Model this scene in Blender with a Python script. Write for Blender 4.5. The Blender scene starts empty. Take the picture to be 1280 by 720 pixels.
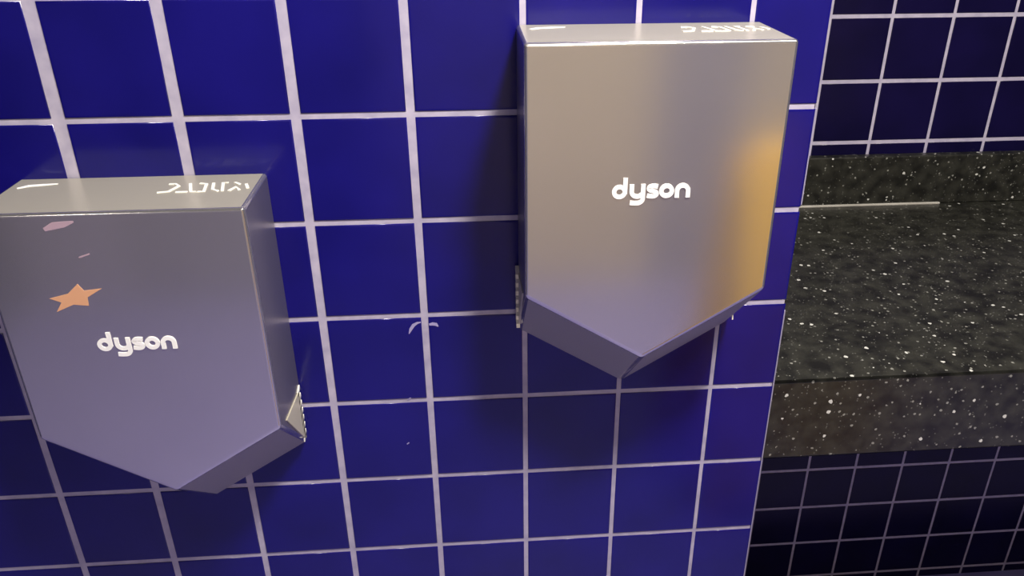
import bpy, bmesh, math, random
from mathutils import Vector, Matrix
random.seed(4)
S = bpy.context.scene
C = S.collection
TU = 0.11          # tile pitch in metres
FZ = -12.0         # floor level in tile units below the first joint


def U(x, y, z):
    """tile units (z = 0 at the first horizontal joint) -> metres (floor at 0)"""
    return Vector((x * TU, y * TU, (z - FZ) * TU))


# ------------------------------------------------------------------ camera
cam_d = bpy.data.cameras.new('camera')
cam = bpy.data.objects.new('camera', cam_d)
C.objects.link(cam)
S.camera = cam
cam_d.sensor_width = 36
cam_d.lens = 1048.84 / 1280 * 36
cam_d.shift_x = -28.73 / 1280
cam_d.shift_y = 36.64 / 1280
cam_d.clip_start = 0.02
yaw, pit, rol = -0.08194607, -0.47996807, -0.0000236
Rm = Matrix.Rotation(yaw, 3, 'Z') @ Matrix.Rotation(pit, 3, 'X') @ Matrix.Rotation(-rol, 3, 'Y')
M = Matrix((Rm.col[0], Rm.col[2], -Rm.col[1])).transposed().to_4x4()
M.translation = U(3.48944, -7.47717, 1.83616)
cam.matrix_world = M

# ------------------------------------------------------------------ world, exposure
W = bpy.data.worlds.new('world')
S.world = W
W.use_nodes = True
W.node_tree.nodes['Background'].inputs[0].default_value = (0.5, 0.52, 0.6, 1)
W.node_tree.nodes['Background'].inputs[1].default_value = 0.0
S.view_settings.view_transform = 'Standard'
S.view_settings.look = 'None'
S.view_settings.exposure = 0.0
S.view_settings.gamma = 1
S.view_settings.use_curve_mapping = False

# main downlight, then three added fill lamps: x, y in tile units, power in W
LAMPS = [(7.3, -6.3, 58), (-9.0, -18.5, 3.5), (11.7, -5.3, 9), (6.0, -22.0, 10)]  # added ones brighten the room, the yellow sign and the cream wall
LAMP_R = 0.13
LAMP_COL = (1.0, 0.93, 0.84)


# ------------------------------------------------------------------ materials
def mat(name, col, rough=0.5, metal=0.0, spec=0.5, coat=0.0):
    m = bpy.data.materials.new(name)
    m.use_nodes = True
    b = m.node_tree.nodes['Principled BSDF']
    b.inputs['Base Color'].default_value = (*col, 1)
    b.inputs['Roughness'].default_value = rough
    b.inputs['Metallic'].default_value = metal
    b.inputs['Specular IOR Level'].default_value = spec
    b.inputs['Coat Weight'].default_value = coat
    return m


def nodes(m):
    return m.node_tree.nodes, m.node_tree.links, m.node_tree.nodes['Principled BSDF']


def tint_noise(m, c1, c2, scale=3.0, detail=3, rough_rng=None, bump=0.0, bscale=20, stretch=(1, 1, 1)):
    n, l, b = nodes(m)
    tc = n.new('ShaderNodeTexCoord')
    mp = n.new('ShaderNodeMapping')
    mp.inputs['Scale'].default_value = stretch
    l.new(tc.outputs['Object'], mp.inputs[0])
    no = n.new('ShaderNodeTexNoise')
    no.inputs['Scale'].default_value = scale
    no.inputs['Detail'].default_value = detail
    l.new(mp.outputs[0], no.inputs['Vector'])
    r = n.new('ShaderNodeValToRGB')
    r.color_ramp.elements[0].position = 0.3
    r.color_ramp.elements[1].position = 0.7
    r.color_ramp.elements[0].color = (*c1, 1)
    r.color_ramp.elements[1].color = (*c2, 1)
    l.new(no.outputs['Fac'], r.inputs[0])
    l.new(r.outputs[0], b.inputs['Base Color'])
    if rough_rng:
        mr = n.new('ShaderNodeMapRange')
        mr.inputs['To Min'].default_value, mr.inputs['To Max'].default_value = rough_rng
        l.new(no.outputs['Fac'], mr.inputs['Value'])
        l.new(mr.outputs[0], b.inputs['Roughness'])
    if bump:
        nb = n.new('ShaderNodeTexNoise')
        nb.inputs['Scale'].default_value = bscale
        l.new(mp.outputs[0], nb.inputs['Vector'])
        bu = n.new('ShaderNodeBump')
        bu.inputs['Strength'].default_value = 1.0
        bu.inputs['Distance'].default_value = bump
        l.new(nb.outputs['Fac'], bu.inputs['Height'])
        l.new(bu.outputs[0], b.inputs['Normal'])
    return m


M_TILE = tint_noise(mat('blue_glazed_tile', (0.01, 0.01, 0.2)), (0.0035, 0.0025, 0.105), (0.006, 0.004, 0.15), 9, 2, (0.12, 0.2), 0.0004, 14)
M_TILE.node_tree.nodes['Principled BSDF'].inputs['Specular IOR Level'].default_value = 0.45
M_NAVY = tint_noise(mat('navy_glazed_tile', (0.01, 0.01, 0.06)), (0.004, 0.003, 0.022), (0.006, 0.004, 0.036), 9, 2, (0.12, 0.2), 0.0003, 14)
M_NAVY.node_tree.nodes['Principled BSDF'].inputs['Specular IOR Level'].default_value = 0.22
M_GROUT = tint_noise(mat('pale_grout', (0.5, 0.46, 0.54), 0.6), (0.33, 0.305, 0.42), (0.44, 0.405, 0.51), 60, 4)
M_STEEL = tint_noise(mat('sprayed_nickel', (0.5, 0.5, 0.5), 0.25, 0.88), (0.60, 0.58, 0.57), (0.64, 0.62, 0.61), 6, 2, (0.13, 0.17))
M_TOP = mat('nickel_lit_top', (0.36, 0.34, 0.29), 0.32, 0.3)  # same nickel as the front, overhead light put into its beige tone
M_SIDE = mat('nickel_shaded_side', (0.33, 0.31, 0.34), 0.34, 0.85)  # same nickel, the side's shade and dark reflection put into the colour
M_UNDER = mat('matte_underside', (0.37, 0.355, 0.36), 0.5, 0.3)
M_OUTLET = mat('outlet_metal', (0.62, 0.58, 0.45), 0.4, 0.35)
M_TOOTH = mat('outlet_tooth_metal', (0.85, 0.83, 0.75), 0.3, 0.3)
M_WHITE = mat('white_print', (0.92, 0.92, 0.90), 0.4)
M_GLOSSW = mat('white_raised_print', (0.85, 0.84, 0.78), 0.3)
M_DARK = mat('dark_plastic', (0.03, 0.03, 0.035), 0.5)
M_STAR = mat('orange_star', (0.68, 0.36, 0.20), 0.45)
M_PINK = mat('pink_smear', (0.42, 0.30, 0.36), 0.5)
M_FLOOR = tint_noise(mat('lilac_grey_floor', (0.3, 0.28, 0.42), 0.35), (0.24, 0.215, 0.52), (0.30, 0.27, 0.60), 2.5, 4)
M_CREAM = tint_noise(mat('cream_paint', (0.6, 0.52, 0.4), 0.5), (0.66, 0.55, 0.37), (0.72, 0.60, 0.41), 1.5, 2)
M_GREYW = mat('grey_paint', (0.27, 0.25, 0.36), 0.5)
M_CEIL = mat('ceiling_paint', (0.16, 0.16, 0.17), 0.8)
M_SIDEW = mat('dark_blue_paint', (0.03, 0.03, 0.12), 0.4)
M_DOOR = mat('lilac_door_paint', (0.42, 0.38, 0.52), 0.4)
M_YEL = mat('yellow_plastic', (0.95, 0.53, 0.02), 0.4)
M_CHROME = mat('chrome', (0.8, 0.8, 0.8), 0.15, 1.0)
M_TRIMW = mat('white_trim', (0.8, 0.8, 0.78), 0.4)
M_SEAL = tint_noise(mat('pale_sealant', (0.4, 0.38, 0.34), 0.5), (0.24, 0.23, 0.2), (0.42, 0.4, 0.36), 14, 3)
M_LAMP = bpy.data.materials.new('lamp_diffuser')
M_LAMP.use_nodes = True
_n, _l, _b = nodes(M_LAMP)
_b.inputs['Emission Color'].default_value = (*LAMP_COL, 1)
_b.inputs['Emission Strength'].default_value = 14

# black speckled granite
M_GRAN = mat('black_speckled_granite', (0.02, 0.02, 0.018), 0.3)
n, l, b = nodes(M_GRAN)
tc = n.new('ShaderNodeTexCoord')
base = n.new('ShaderNodeTexNoise')
base.inputs['Scale'].default_value = 45
base.inputs['Detail'].default_value = 5
l.new(tc.outputs['Object'], base.inputs['Vector'])
rb = n.new('ShaderNodeValToRGB')
rb.color_ramp.elements[0].color = (0.008, 0.008, 0.007, 1)
rb.color_ramp.elements[0].position = 0.35
rb.color_ramp.elements[1].color = (0.031, 0.031, 0.025, 1)
rb.color_ramp.elements[1].position = 0.72
l.new(base.outputs['Fac'], rb.inputs[0])
col = rb.outputs[0]
for sc_, thr, keep, c in ((85, 0.22, 0.90, (0.5, 0.5, 0.47)), (150, 0.27, 0.86, (0.2, 0.2, 0.18)), (300, 0.3, 0.86, (0.1, 0.1, 0.09))):
    v = n.new('ShaderNodeTexVoronoi')
    v.inputs['Scale'].default_value = sc_
    nz = n.new('ShaderNodeTexNoise')
    nz.inputs['Scale'].default_value = sc_ * 2.2
    l.new(tc.outputs['Object'], nz.inputs['Vector'])
    mx = n.new('ShaderNodeVectorMath')
    mx.operation = 'MULTIPLY_ADD'
    mx.inputs[1].default_value = (0.35 / sc_,) * 3
    l.new(nz.outputs['Color'], mx.inputs[0])
    l.new(tc.outputs['Object'], mx.inputs[2])
    l.new(mx.outputs[0], v.inputs['Vector'])
    lt = n.new('ShaderNodeMath')
    lt.operation = 'LESS_THAN'
    lt.inputs[1].default_value = thr
    l.new(v.outputs['Distance'], lt.inputs[0])
    sp = n.new('ShaderNodeSeparateColor')
    l.new(v.outputs['Color'], sp.inputs[0])
    gt = n.new('ShaderNodeMath')
    gt.operation = 'GREATER_THAN'
    gt.inputs[1].default_value = keep
    l.new(sp.outputs[0], gt.inputs[0])
    mu = n.new('ShaderNodeMath')
    mu.operation = 'MULTIPLY'
    l.new(lt.outputs[0], mu.inputs[0])
    l.new(gt.outputs[0], mu.inputs[1])
    mix = n.new('ShaderNodeMix')
    mix.data_type = 'RGBA'
    mix.inputs['B'].default_value = (*c, 1)
    l.new(mu.outputs[0], mix.inputs['Factor'])
    l.new(col, mix.inputs['A'])
    col = mix.outputs['Result']
l.new(col, b.inputs['Base Color'])


# ------------------------------------------------------------------ helpers
def obj(name, bm, m, parent=None, kind=None, smooth=False):
    me = bpy.data.meshes.new(name)
    bm.normal_update()
    bm.to_mesh(me)
    bm.free()
    for mm in (m if isinstance(m, (list, tuple)) else [m]):
        me.materials.append(mm)
    if smooth:
        for p in me.polygons:
            p.use_smooth = True
    o = bpy.data.objects.new(name, me)
    C.objects.link(o)
    if parent:
        o.parent = parent
    if kind:
        o['kind'] = kind
    return o


def add_box(bm, a, c, bev=0.0, seg=2):
    r = bmesh.ops.create_cube(bm, size=1)
    vs = r['verts']
    a, c = Vector(a), Vector(c)
    for v in vs:
        v.co = Vector(((a[i] + c[i]) / 2 + v.co[i] * (c[i] - a[i]) for i in range(3)))
    if bev:
        es = list({e for v in vs for e in v.link_edges})
        bmesh.ops.bevel(bm, geom=es, offset=bev, segments=seg, affect='EDGES', profile=0.5)


def wn(o):
    md = o.modifiers.new('wn', 'WEIGHTED_NORMAL')
    md.keep_sharp = False
    return o


def thing(name, label, cat, loc, rz=0, group=None):
    o = bpy.data.objects.new(name, None)
    C.objects.link(o)
    o.empty_display_size = 0.05
    o.location = loc
    o.rotation_euler = (0, 0, rz)
    o['label'] = label
    o['category'] = cat
    if group:
        o['group'] = group
    return o


def tag(o, label, cat, group=None):
    o['label'] = label
    o['category'] = cat
    if group:
        o['group'] = group
    return o


# ------------------------------------------------------------------ tiled walls
def tile_wall(name, P, ulines, vlines, wu, wv, m_tile, umin, umax, vmin, vmax, nrm, thick):
    """tiles between joints; P(u, v, d) gives a point, d = depth towards the viewer; wu/wv = joint widths"""
    bm = bmesh.new()
    us = [umin] + sorted(u for u in ulines if umin < u < umax) + [umax]
    vs = [vmin] + sorted(v for v in vlines if vmin < v < vmax) + [vmax]
    gd = -0.012
    b1, b2 = 0.006, 0.022

    def hw(w, line, edge, other):
        return -0.001 if edge else w(line, other) / 2
    for i in range(len(us) - 1):
        for j in range(len(vs) - 1):
            u0, u1, v0, v1 = us[i], us[i + 1], vs[j], vs[j + 1]
            if u1 - u0 < 0.06 or v1 - v0 < 0.06:
                continue
            corners = []
            for (u, v, su, sv, eu, ev) in ((u0, v0, 1, 1, i == 0, j == 0), (u1, v0, -1, 1, i == len(us) - 2, j == 0),
                                           (u1, v1, -1, -1, i == len(us) - 2, j == len(vs) - 2), (u0, v1, 1, -1, i == 0, j == len(vs) - 2)):
                corners.append((u + su * hw(wu, u, eu, v), v + sv * hw(wv, v, ev, u), su, sv))
            dt = random.uniform(-0.0012, 0.0012)
            tu, tv = random.uniform(-0.0022, 0.0022), random.uniform(-0.0022, 0.0022)
            cu, cv = (u0 + u1) / 2, (v0 + v1) / 2
            rings = []
            for off, dep in ((0, gd), (0.001, -0.006), (b1, -0.0018), (b2, 0.0)):
                ring = []
                for (u, v, su, sv) in corners:
                    uu, vv = u + su * off, v + sv * off
                    d = dep + (dt + tu * (uu - cu) + tv * (vv - cv) if dep > gd else 0)
                    ring.append(bm.verts.new(P(uu, vv, d)))
                rings.append(ring)
            for a, c in zip(rings[:-1], rings[1:]):
                for k in range(4):
                    f = bm.faces.new((a[k], a[(k + 1) % 4], c[(k + 1) % 4], c[k]))
                    f.smooth = True
            f = bm.faces.new(rings[-1])
            f.smooth = True
    # grout body
    g = []
    for d in (-0.0105, -thick):
        g.append([bm.verts.new(P(u, v, d)) for u, v in ((umin, vmin), (umax - 0.012, vmin), (umax - 0.012, vmax), (umin, vmax))])
    gf = [bm.faces.new(g[0]), bm.faces.new(list(reversed(g[1])))]
    for k in range(4):
        gf.append(bm.faces.new((g[0][k], g[1][k], g[1][(k + 1) % 4], g[0][(k + 1) % 4])))
    for f in gf:
        f.material_index = 1
    bmesh.ops.recalc_face_normals(bm, faces=bm.faces)
    o = obj(name, bm, [m_tile, M_GROUT], kind='structure')
    wn(o)
    return o


CORX = 6.69
YB = 5.7837
VW = {-1: (0.065, 0.07), 0: (0.115, 0.07), 1: (0.1, 0.065), 2: (0.09, 0.065), 3: (0.078, 0.06), 4: (0.055, 0.05), 5: (0.05, 0.045), 6: (0.045, 0.04)}


def wu_main(u, v):
    a, c = VW.get(round(u), (0.06, 0.06))
    t = min(1, max(0, (-v) / 5))
    return a * (1 - t) + c * t


front = tile_wall('wall_front', lambda u, v, d: U(u, -d, v),
                  [k for k in range(-16, 7)], [-k for k in range(-11, 11)],
                  wu_main, lambda v, u: 0.052, M_TILE, -13.0, CORX, FZ, 11.2, None, 2.6)
tile_wall('wall_return', lambda u, v, d: U(CORX + d, u, v), [1, 2, 3, 4, 5], [-k for k in range(-11, 11)],
          lambda u, v: 0.045, lambda v, u: 0.045, M_TILE, 0.02, YB, FZ, 11.2, None, 2.0)
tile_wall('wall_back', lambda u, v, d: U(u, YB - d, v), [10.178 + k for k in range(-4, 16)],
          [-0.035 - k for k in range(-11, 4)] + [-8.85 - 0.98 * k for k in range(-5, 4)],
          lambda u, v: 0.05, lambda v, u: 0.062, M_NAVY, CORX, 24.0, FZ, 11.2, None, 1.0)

# corner joint: thin pale strip where the blue wall ends
bm = bmesh.new()
for z0, z1 in ((-0.95, -0.02), (-5.9, -2.1)):
    add_box(bm, U(CORX - 0.004, -0.002, z0), U(CORX + 0.008, 0.03, z1))
obj('trim_1', bm, M_GREYW, kind='structure')

# chips and scuffs in the glaze, on the wall by the joint crossing
def ribbon(bm, pts, widths, P, d0, d1):
    L, R_ = [], []
    for i, p in enumerate(pts):
        a = Vector(pts[max(0, i - 1)])
        c = Vector(pts[min(len(pts) - 1, i + 1)])
        t = (c - a).normalized()
        nn = Vector((-t.y, t.x))
        w = widths[i] / 2 if isinstance(widths, (list, tuple)) else widths / 2
        L.append(Vector(p) + nn * w)
        R_.append(Vector(p) - nn * w)
    top = [[bm.verts.new(P(q.x, q.y, d1)) for q in s] for s in (L, R_)]
    bot = [[bm.verts.new(P(q.x, q.y, d0)) for q in s] for s in (L, R_)]
    for i in range(len(pts) - 1):
        bm.faces.new((top[0][i], top[1][i], top[1][i + 1], top[0][i + 1]))
        bm.faces.new((bot[0][i], bot[0][i + 1], bot[1][i + 1], bot[1][i]))
        bm.faces.new((top[0][i], top[0][i + 1], bot[0][i + 1], bot[0][i]))
        bm.faces.new((top[1][i], bot[1][i], bot[1][i + 1], top[1][i + 1]))
    for i in (0, len(pts) - 1):
        bm.faces.new((top[0][i], bot[0][i], bot[1][i], top[1][i]))


def PF(u, v, d):
    return U(u, -d, v)


M_CHIP = mat('glaze_chip', (0.33, 0.3, 0.5), 0.5)
bm = bmesh.new()
ribbon(bm, [(2.835, -2.20), (2.855, -2.15), (2.885, -2.105), (2.925, -2.08), (2.96, -2.075)], [0.008, 0.03, 0.034, 0.022, 0.01], PF, 0.0, 0.004)
ribbon(bm, [(3.04, -2.105), (3.075, -2.098), (3.11, -2.105), (3.13, -2.13)], [0.02, 0.035, 0.035, 0.01], PF, 0.0, 0.004)
ribbon(bm, [(2.77, -2.98), (2.80, -2.96)], [0.01, 0.01], PF, 0.0, 0.003)
ribbon(bm, [(2.72, -3.55), (2.745, -3.53)], [0.012, 0.012], PF, 0.0, 0.003)
ribbon(bm, [(-1.86, -3.80), (-1.78, -3.73)], [0.012, 0.012], PF, 0.0, 0.003)
obj('glaze_chip', bm, M_CHIP, parent=front)

# ------------------------------------------------------------------ rest of the room
X0, X1, Y1, ZC = -13.0, 24.0, -23.6, 11.2


def struct_box(name, a, c, m, bev=0):
    bm = bmesh.new()
    add_box(bm, U(*a), U(*c), bev)
    return obj(name, bm, m, kind='structure')


struct_box('floor', (X0 - 1, Y1 - 1, FZ - 1), (X1 + 1, YB + 1, FZ), M_FLOOR)
struct_box('ceiling', (X0 - 1, Y1 - 1, ZC), (X1 + 1, YB + 1, ZC + 1), M_CEIL)
struct_box('wall_left', (X0 - 1, Y1 - 1, FZ), (X0, YB + 1, ZC), M_SIDEW)
struct_box('wall_right', (X1, Y1 - 1, FZ), (X1 + 1, YB + 1, ZC), M_SIDEW)
struct_box('wall_opposite', (X0, Y1 - 1, FZ), (X1, Y1, ZC), M_CREAM)
# lower grey panelling on the left half of the opposite wall
struct_box('trim_2', (-9.0, Y1, FZ), (0.5, Y1 + 0.15, ZC), M_GREYW)
d = struct_box('door_1', (-12.8, Y1, FZ), (-9.05, Y1 + 0.35, 7.5), M_DOOR, 0.004)
struct_box('dark_reflection_panel', (10.2, Y1, FZ), (13.4, Y1 + 0.3, 7.5), M_GREYW, 0.004)  # unseen panel added to mirror as a dark band in the right dryer
bm = bmesh.new()
add_box(bm, U(-9.7, Y1 + 0.35, -1.6), U(-9.5, Y1 + 0.75, -0.6), 0.004)
obj('door_handle', bm, M_CHROME, parent=d)

# ------------------------------------------------------------------ countertop
ct = thing('countertop', 'long black granite washroom counter with white speckles, deep front apron and low backsplash', 'countertop', U(15.3, 3.0, -4.15))
inv = Matrix.Translation(-ct.location)


def cbox(name, a, c, bev, m=M_GRAN, seg=3):
    bm = bmesh.new()
    add_box(bm, U(*a), U(*c), bev, seg)
    bmesh.ops.transform(bm, matrix=inv, verts=bm.verts)
    return wn(obj(name, bm, m, parent=ct, smooth=True))


bm = bmesh.new()
prof = [(0.18, -3.08), (YB - 0.01, -3.08), (YB - 0.01, -3.36), (0.44, -3.36), (0.44, -4.15), (0.18, -4.15)]
pa = [bm.verts.new(U(CORX + 0.01, y, z)) for y, z in prof]
pb = [bm.verts.new(U(23.99, y, z)) for y, z in prof]
bm.faces.new(pa)
bm.faces.new(list(reversed(pb)))
for k in range(6):
    bm.faces.new((pa[k], pb[k], pb[(k + 1) % 6], pa[(k + 1) % 6]))
bmesh.ops.recalc_face_normals(bm, faces=bm.faces)
bmesh.ops.bevel(bm, geom=[e for e in bm.edges if {e.verts[0], e.verts[1]} in ({pa[0], pb[0]}, {pa[5], pb[5]})], offset=0.004, segments=4, affect='EDGES', profile=0.5)
bmesh.ops.transform(bm, matrix=inv, verts=bm.verts)
wn(obj('counter_slab', bm, M_GRAN, parent=ct, smooth=True))
cbox('backsplash', (CORX + 0.01, YB - 0.19, -3.081), (23.99, YB - 0.01, -2.23), 0.003)
bm = bmesh.new()
add_box(bm, U(CORX + 0.02, YB - 0.235, -3.085), U(11.52, YB - 0.185, -3.045), 0.0018, 2)
tag(obj('sealant_bead', bm, M_SEAL), 'pale line of sealant where the black counter meets its backsplash', 'sealant')

# ------------------------------------------------------------------ hand dryers
DW, DH, DV, DD, DB = 2.147, 2.137, 0.664, 0.899, 0.795
K = TU


def DP(x, y, z):
    return Vector((x * K, y * K, z * K))


def catmull(pts, n=6):
    out = []
    P = [Vector(p) for p in pts]
    P = [2 * P[0] - P[1]] + P + [2 * P[-1] - P[-2]]
    for i in range(1, len(P) - 2):
        for k in range(n):
            t = k / n
            out.append(0.5 * ((2 * P[i]) + (-P[i - 1] + P[i + 1]) * t + (2 * P[i - 1] - 5 * P[i] + 4 * P[i + 1] - P[i + 2]) * t * t
                              + (-P[i - 1] + 3 * P[i] - 3 * P[i + 1] + P[i + 2]) * t ** 3))
    out.append(P[-2])
    return out


def arc(cx, cy, rx, ry, a0, a1, n=20):
    return [(cx + rx * math.cos(math.radians(a0 + (a1 - a0) * i / n)), cy + ry * math.sin(math.radians(a0 + (a1 - a0) * i / n))) for i in range(n + 1)]


LETTERS = [
    arc(92, 90, 65, 63, 0, 360, 36), [(160, 62), (160, 265)],
    [(242, 182)] + arc(312, 92, 70, 65, 180, 270, 12) + arc(312, 92, 70, 65, 272, 360, 12),
    [(382, 182), (382, 0)] + arc(318, 0, 64, 58, -12, -95, 10) + [(285, -58), (226, -52)],
    catmull([(562, 148), (515, 155), (470, 148), (452, 124), (470, 103), (508, 92), (540, 78), (550, 54), (530, 32), (488, 26), (432, 36)]),
    arc(672, 90, 65, 63, 0, 360, 36),
    [(802, 0), (802, 90)] + arc(870, 90, 68, 63, 178, 0, 20) + [(938, 0)],
]


def prism_tri(bm, pts, d0, d1, P):
    a = [bm.verts.new(P(*p, d0)) for p in pts]
    c = [bm.verts.new(P(*p, d1)) for p in pts]
    bm.faces.new(a)
    bm.faces.new(list(reversed(c)))
    for k in range(len(pts)):
        q = (k + 1) % len(pts)
        bm.faces.new((a[k], c[k], c[q], a[q]))


def make_dryer(label, x, z, extras=False):
    # local origin: back plane, middle of the lower tip; local z up, y- towards the room
    H = DH + DV + DB
    t = thing('hand_dryer', label, 'hand dryer', U(x + DW / 2, -0.004, z - H), 0, 'hand dryers mounted on the blue tiled wall')

    def D(px, py, pz):       # from (0..DW, 0..-DD, 0..-H below the top)
        return DP(px - DW / 2, py, pz + H)
    bm = bmesh.new()
    fr = [(0, 0), (DW, 0), (DW, -DH), (DW / 2, -DH - DV), (0, -DH)]
    bk = [(0, 0), (DW, 0), (DW, -DH - DB), (DW / 2, -DH - DV - DB), (0, -DH - DB)]
    A = [bm.verts.new(D(p[0], -DD, p[1])) for p in fr]
    B = [bm.verts.new(D(p[0], 0, p[1])) for p in bk]
    ff = bm.faces.new(A)
    bf = bm.faces.new(list(reversed(B)))
    for k in range(5):
        bm.faces.new((A[k], B[k], B[(k + 1) % 5], A[(k + 1) % 5]))
    bmesh.ops.recalc_face_normals(bm, faces=bm.faces)
    es = [e for e in bm.edges if not (e.verts[0] in B and e.verts[1] in B)]
    bmesh.ops.delete(bm, geom=[bf], context='FACES_ONLY')
    bmesh.ops.bevel(bm, geom=es, offset=0.0034, segments=4, affect='EDGES', profile=0.5)
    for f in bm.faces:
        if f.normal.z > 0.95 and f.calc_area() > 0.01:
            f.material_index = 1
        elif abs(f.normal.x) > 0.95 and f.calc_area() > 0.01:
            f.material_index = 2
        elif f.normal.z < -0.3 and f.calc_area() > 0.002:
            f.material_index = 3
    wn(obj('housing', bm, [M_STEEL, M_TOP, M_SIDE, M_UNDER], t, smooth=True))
    # logo
    bm = bmesh.new()
    s = 0.66 / 965
    for q, stroke in enumerate(LETTERS):
        ribbon(bm, [(p[0] * s, p[1] * s) for p in stroke], 54 * s, lambda u, v, d: D(0.726 + u, -DD - d, v - 1.262), -0.002, 0.005 + 0.0006 * q)
    bmesh.ops.recalc_face_normals(bm, faces=bm.faces)
    obj('logo', bm, M_WHITE, t)
    # raised print on the top, near the wall
    bm = bmesh.new()
    PT = lambda u, v, d: D(u, v, d)
    W2 = 0.026
    x0, ya, yb = 1.33, -0.46, -0.24
    for st in ([(0, ya), (0.10, ya + .02), (0.15, yb - .06), (0.10, yb), (0.04, yb)], [(0.17, ya), (0.28, ya)],
               [(0.24, yb), (0.31, ya), (0.37, ya)], [(0.33, yb), (0.40, yb - .02), (0.43, ya), (0.36, ya)],
               [(0.46, yb), (0.50, ya + .04), (0.56, ya)], [(0.60, yb), (0.55, yb), (0.60, ya)], [(0.66, ya), (0.70, ya + .1), (0.75, ya + .02)],
               [(0.66, yb), (0.72, yb - .05)], [(0.78, yb - .05), (0.82, ya + .06)]):
        ribbon(bm, [(x0 + p[0] * 0.9, p[1]) for p in st], W2, PT, -0.001, 0.006)
    obj('raised_print', bm, M_GLOSSW, t)
    # narrow pale tab at the back left of the top
    bm = bmesh.new()
    ribbon(bm, [(0.10, -0.25), (0.17, -0.19), (0.28, -0.17), (0.40, -0.15)], [0.02, 0.045, 0.04, 0.012], PT, -0.001, 0.004)
    obj('top_tab', bm, M_WHITE, t)
    # air outlets: a triangular plate low on each side with a comb of teeth along the wall edge
    for sx in (-1, 1):
        def PS(u, v, d, sx=sx):
            return D(DW / 2 + sx * (DW / 2 + d), u, v)
        bm = bmesh.new()
        prism_tri(bm, [(-0.70, -DH - 0.06), (-0.08, -DH - 0.13), (-0.05, -DH - DB + 0.075), (-0.12, -DH - DB + 0.12)], -0.01, 0.012, PS)
        bmesh.ops.recalc_face_normals(bm, faces=bm.faces)
        out = obj('air_outlet', bm, M_OUTLET, t)
        for k in range(7):
            f = k / 6
            zc = (-DH - 0.14) * (1 - f) + (-DH - DB + 0.12) * f
            bm = bmesh.new()
            prism_tri(bm, [(-0.145, zc - 0.035), (-0.135, zc + 0.005), (-0.02, zc + 0.05), (-0.015, zc + 0.01)], 0.0, 0.012 if sx > 0 else 0.035, PS)
            bmesh.ops.recalc_face_normals(bm, faces=bm.faces)
            obj('tooth', bm, M_TOOTH, out)
    if extras:
        PFd = lambda u, v, d: D(u, -DD - d, v)
        bm = bmesh.new()
        star = []
        for i in range(10):
            r = 1.0 if i % 2 == 0 else 0.50
            a = math.radians(90 + i * 36)
            star.append((0.65 + 0.23 * r * math.cos(a) + 0.05 * r * math.sin(a), -0.745 + 0.125 * r * math.sin(a) + 0.04 * r * math.cos(a)))
        prism_tri(bm, star, -0.002, 0.003, PFd)
        bmesh.ops.recalc_face_normals(bm, faces=bm.faces)
        so = obj('star_mark', bm, M_STAR, t)  # flat orange star shape on the front face
        so['label'] = 'small orange star mark'
        bm = bmesh.new()
        ribbon(bm, [(0.56, -0.135), (0.64, -0.105), (0.72, -0.095), (0.80, -0.075)], [0.03, 0.06, 0.05, 0.015], PFd, -0.002, 0.002)
        so = obj('pink_smear', bm, M_PINK, t)
        so['label'] = 'faint pink smear under the top edge'
        bm = bmesh.new()
        ribbon(bm, [(0.77, -0.385), (0.86, -0.355)], [0.012, 0.012], PFd, -0.002, 0.002)
        obj('scratch', bm, M_PINK, t)
    return t


make_dryer('lower nickel-coloured wall hand dryer with an orange star on its front', -0.4698, -0.5047, True)
make_dryer('higher nickel-coloured wall hand dryer near the tiled corner, beside the black counter', 3.9429, 0.7446)

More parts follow.
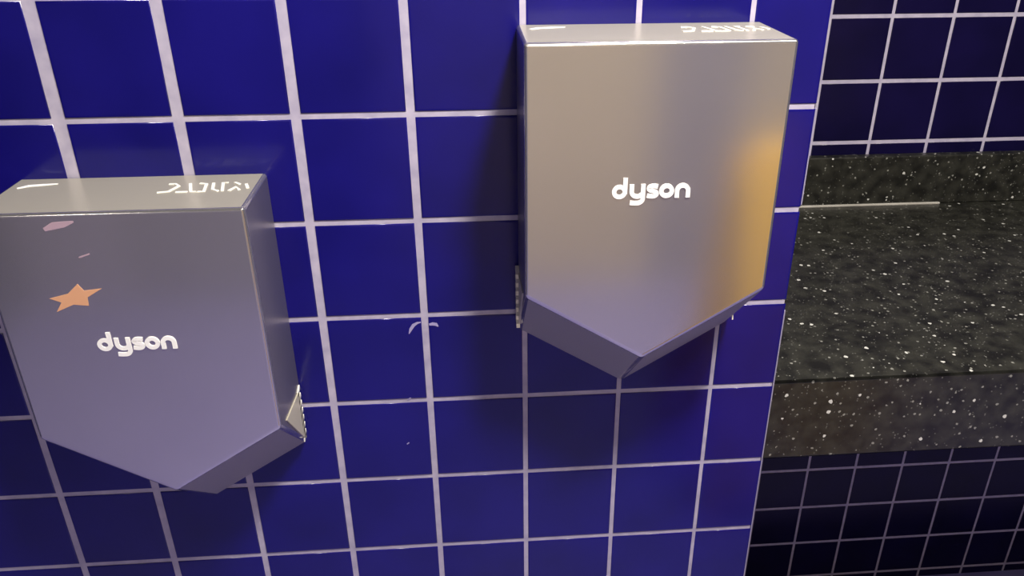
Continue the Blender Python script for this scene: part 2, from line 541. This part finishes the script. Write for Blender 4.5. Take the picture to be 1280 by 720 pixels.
# ------------------------------------------------------------------ yellow floor sign (seen mirrored in the right dryer)
def floor_sign(x, y, rz, h=0.62):
    t = thing('floor_sign', 'yellow folding plastic floor sign, seen only as a yellow reflection in the right dryer', 'floor sign', U(x, y, FZ), rz)
    for s in (-1, 1):
        bm = bmesh.new()
        prof = [(-0.16, 0), (-0.11, 0), (-0.10, 0.06), (0.10, 0.06), (0.11, 0), (0.16, 0), (0.125, h - 0.04), (0.10, h), (-0.10, h), (-0.125, h - 0.04)]
        a, c = [], []
        for u, v in prof:
            off = s * (0.015 + 0.17 * (1 - v / h))
            a.append(bm.verts.new((u, off, v)))
            c.append(bm.verts.new((u, off + s * 0.012, v)))
        bm.faces.new(a)
        bm.faces.new(list(reversed(c)))
        for k in range(len(prof)):
            q = (k + 1) % len(prof)
            bm.faces.new((a[k], c[k], c[q], a[q]))
        bmesh.ops.recalc_face_normals(bm, faces=bm.faces)
        obj('sign_panel', bm, M_YEL, t)
    bm = bmesh.new()
    add_box(bm, (-0.09, -0.028, h - 0.02), (0.09, 0.028, h + 0.012), 0.006)
    obj('hinge', bm, M_YEL, t)
    return t


floor_sign(9.75, -9.6, -0.2, 1.02)

# ------------------------------------------------------------------ ceiling downlights
for i, (lx, ly, pw) in enumerate(LAMPS):
    place = ['in front of the higher dryer', 'far to the left of the dryers, added as weak fill', 'in front of the black counter, added to brighten the yellow sign', 'far behind the camera, added to wash the cream wall'][i]
    t = thing('ceiling_light', 'round white ceiling downlight ' + place, 'ceiling light', U(lx, ly, ZC) - Vector((0, 0, 0.02)), 0, 'ceiling downlights')
    bm = bmesh.new()
    N = 40
    R = [[bm.verts.new((r * math.cos(2 * math.pi * k / N), r * math.sin(2 * math.pi * k / N), zz)) for k in range(N)]
         for r, zz in ((LAMP_R + 0.02, 0.02), (LAMP_R + 0.018, 0.0), (LAMP_R, -0.004), (LAMP_R, 0.012))]
    for a, c in zip(R[:-1], R[1:]):
        for k in range(N):
            bm.faces.new((a[k], a[(k + 1) % N], c[(k + 1) % N], c[k]))
    obj('rim', bm, M_TRIMW, t, smooth=True)
    bm = bmesh.new()
    bmesh.ops.create_circle(bm, cap_ends=True, radius=LAMP_R, segments=N)
    bmesh.ops.translate(bm, vec=(0, 0, 0.010), verts=bm.verts)
    obj('diffuser', bm, M_LAMP, t)
    ld = bpy.data.lights.new('lamp', 'AREA')
    ld.shape = 'DISK'
    ld.size = LAMP_R * 2 * 0.95
    ld.energy = pw
    ld.color = LAMP_COL
    lo = bpy.data.objects.new('lamp', ld)
    C.objects.link(lo)
    lo.parent = t
    lo.location = (0, 0, 0.004)
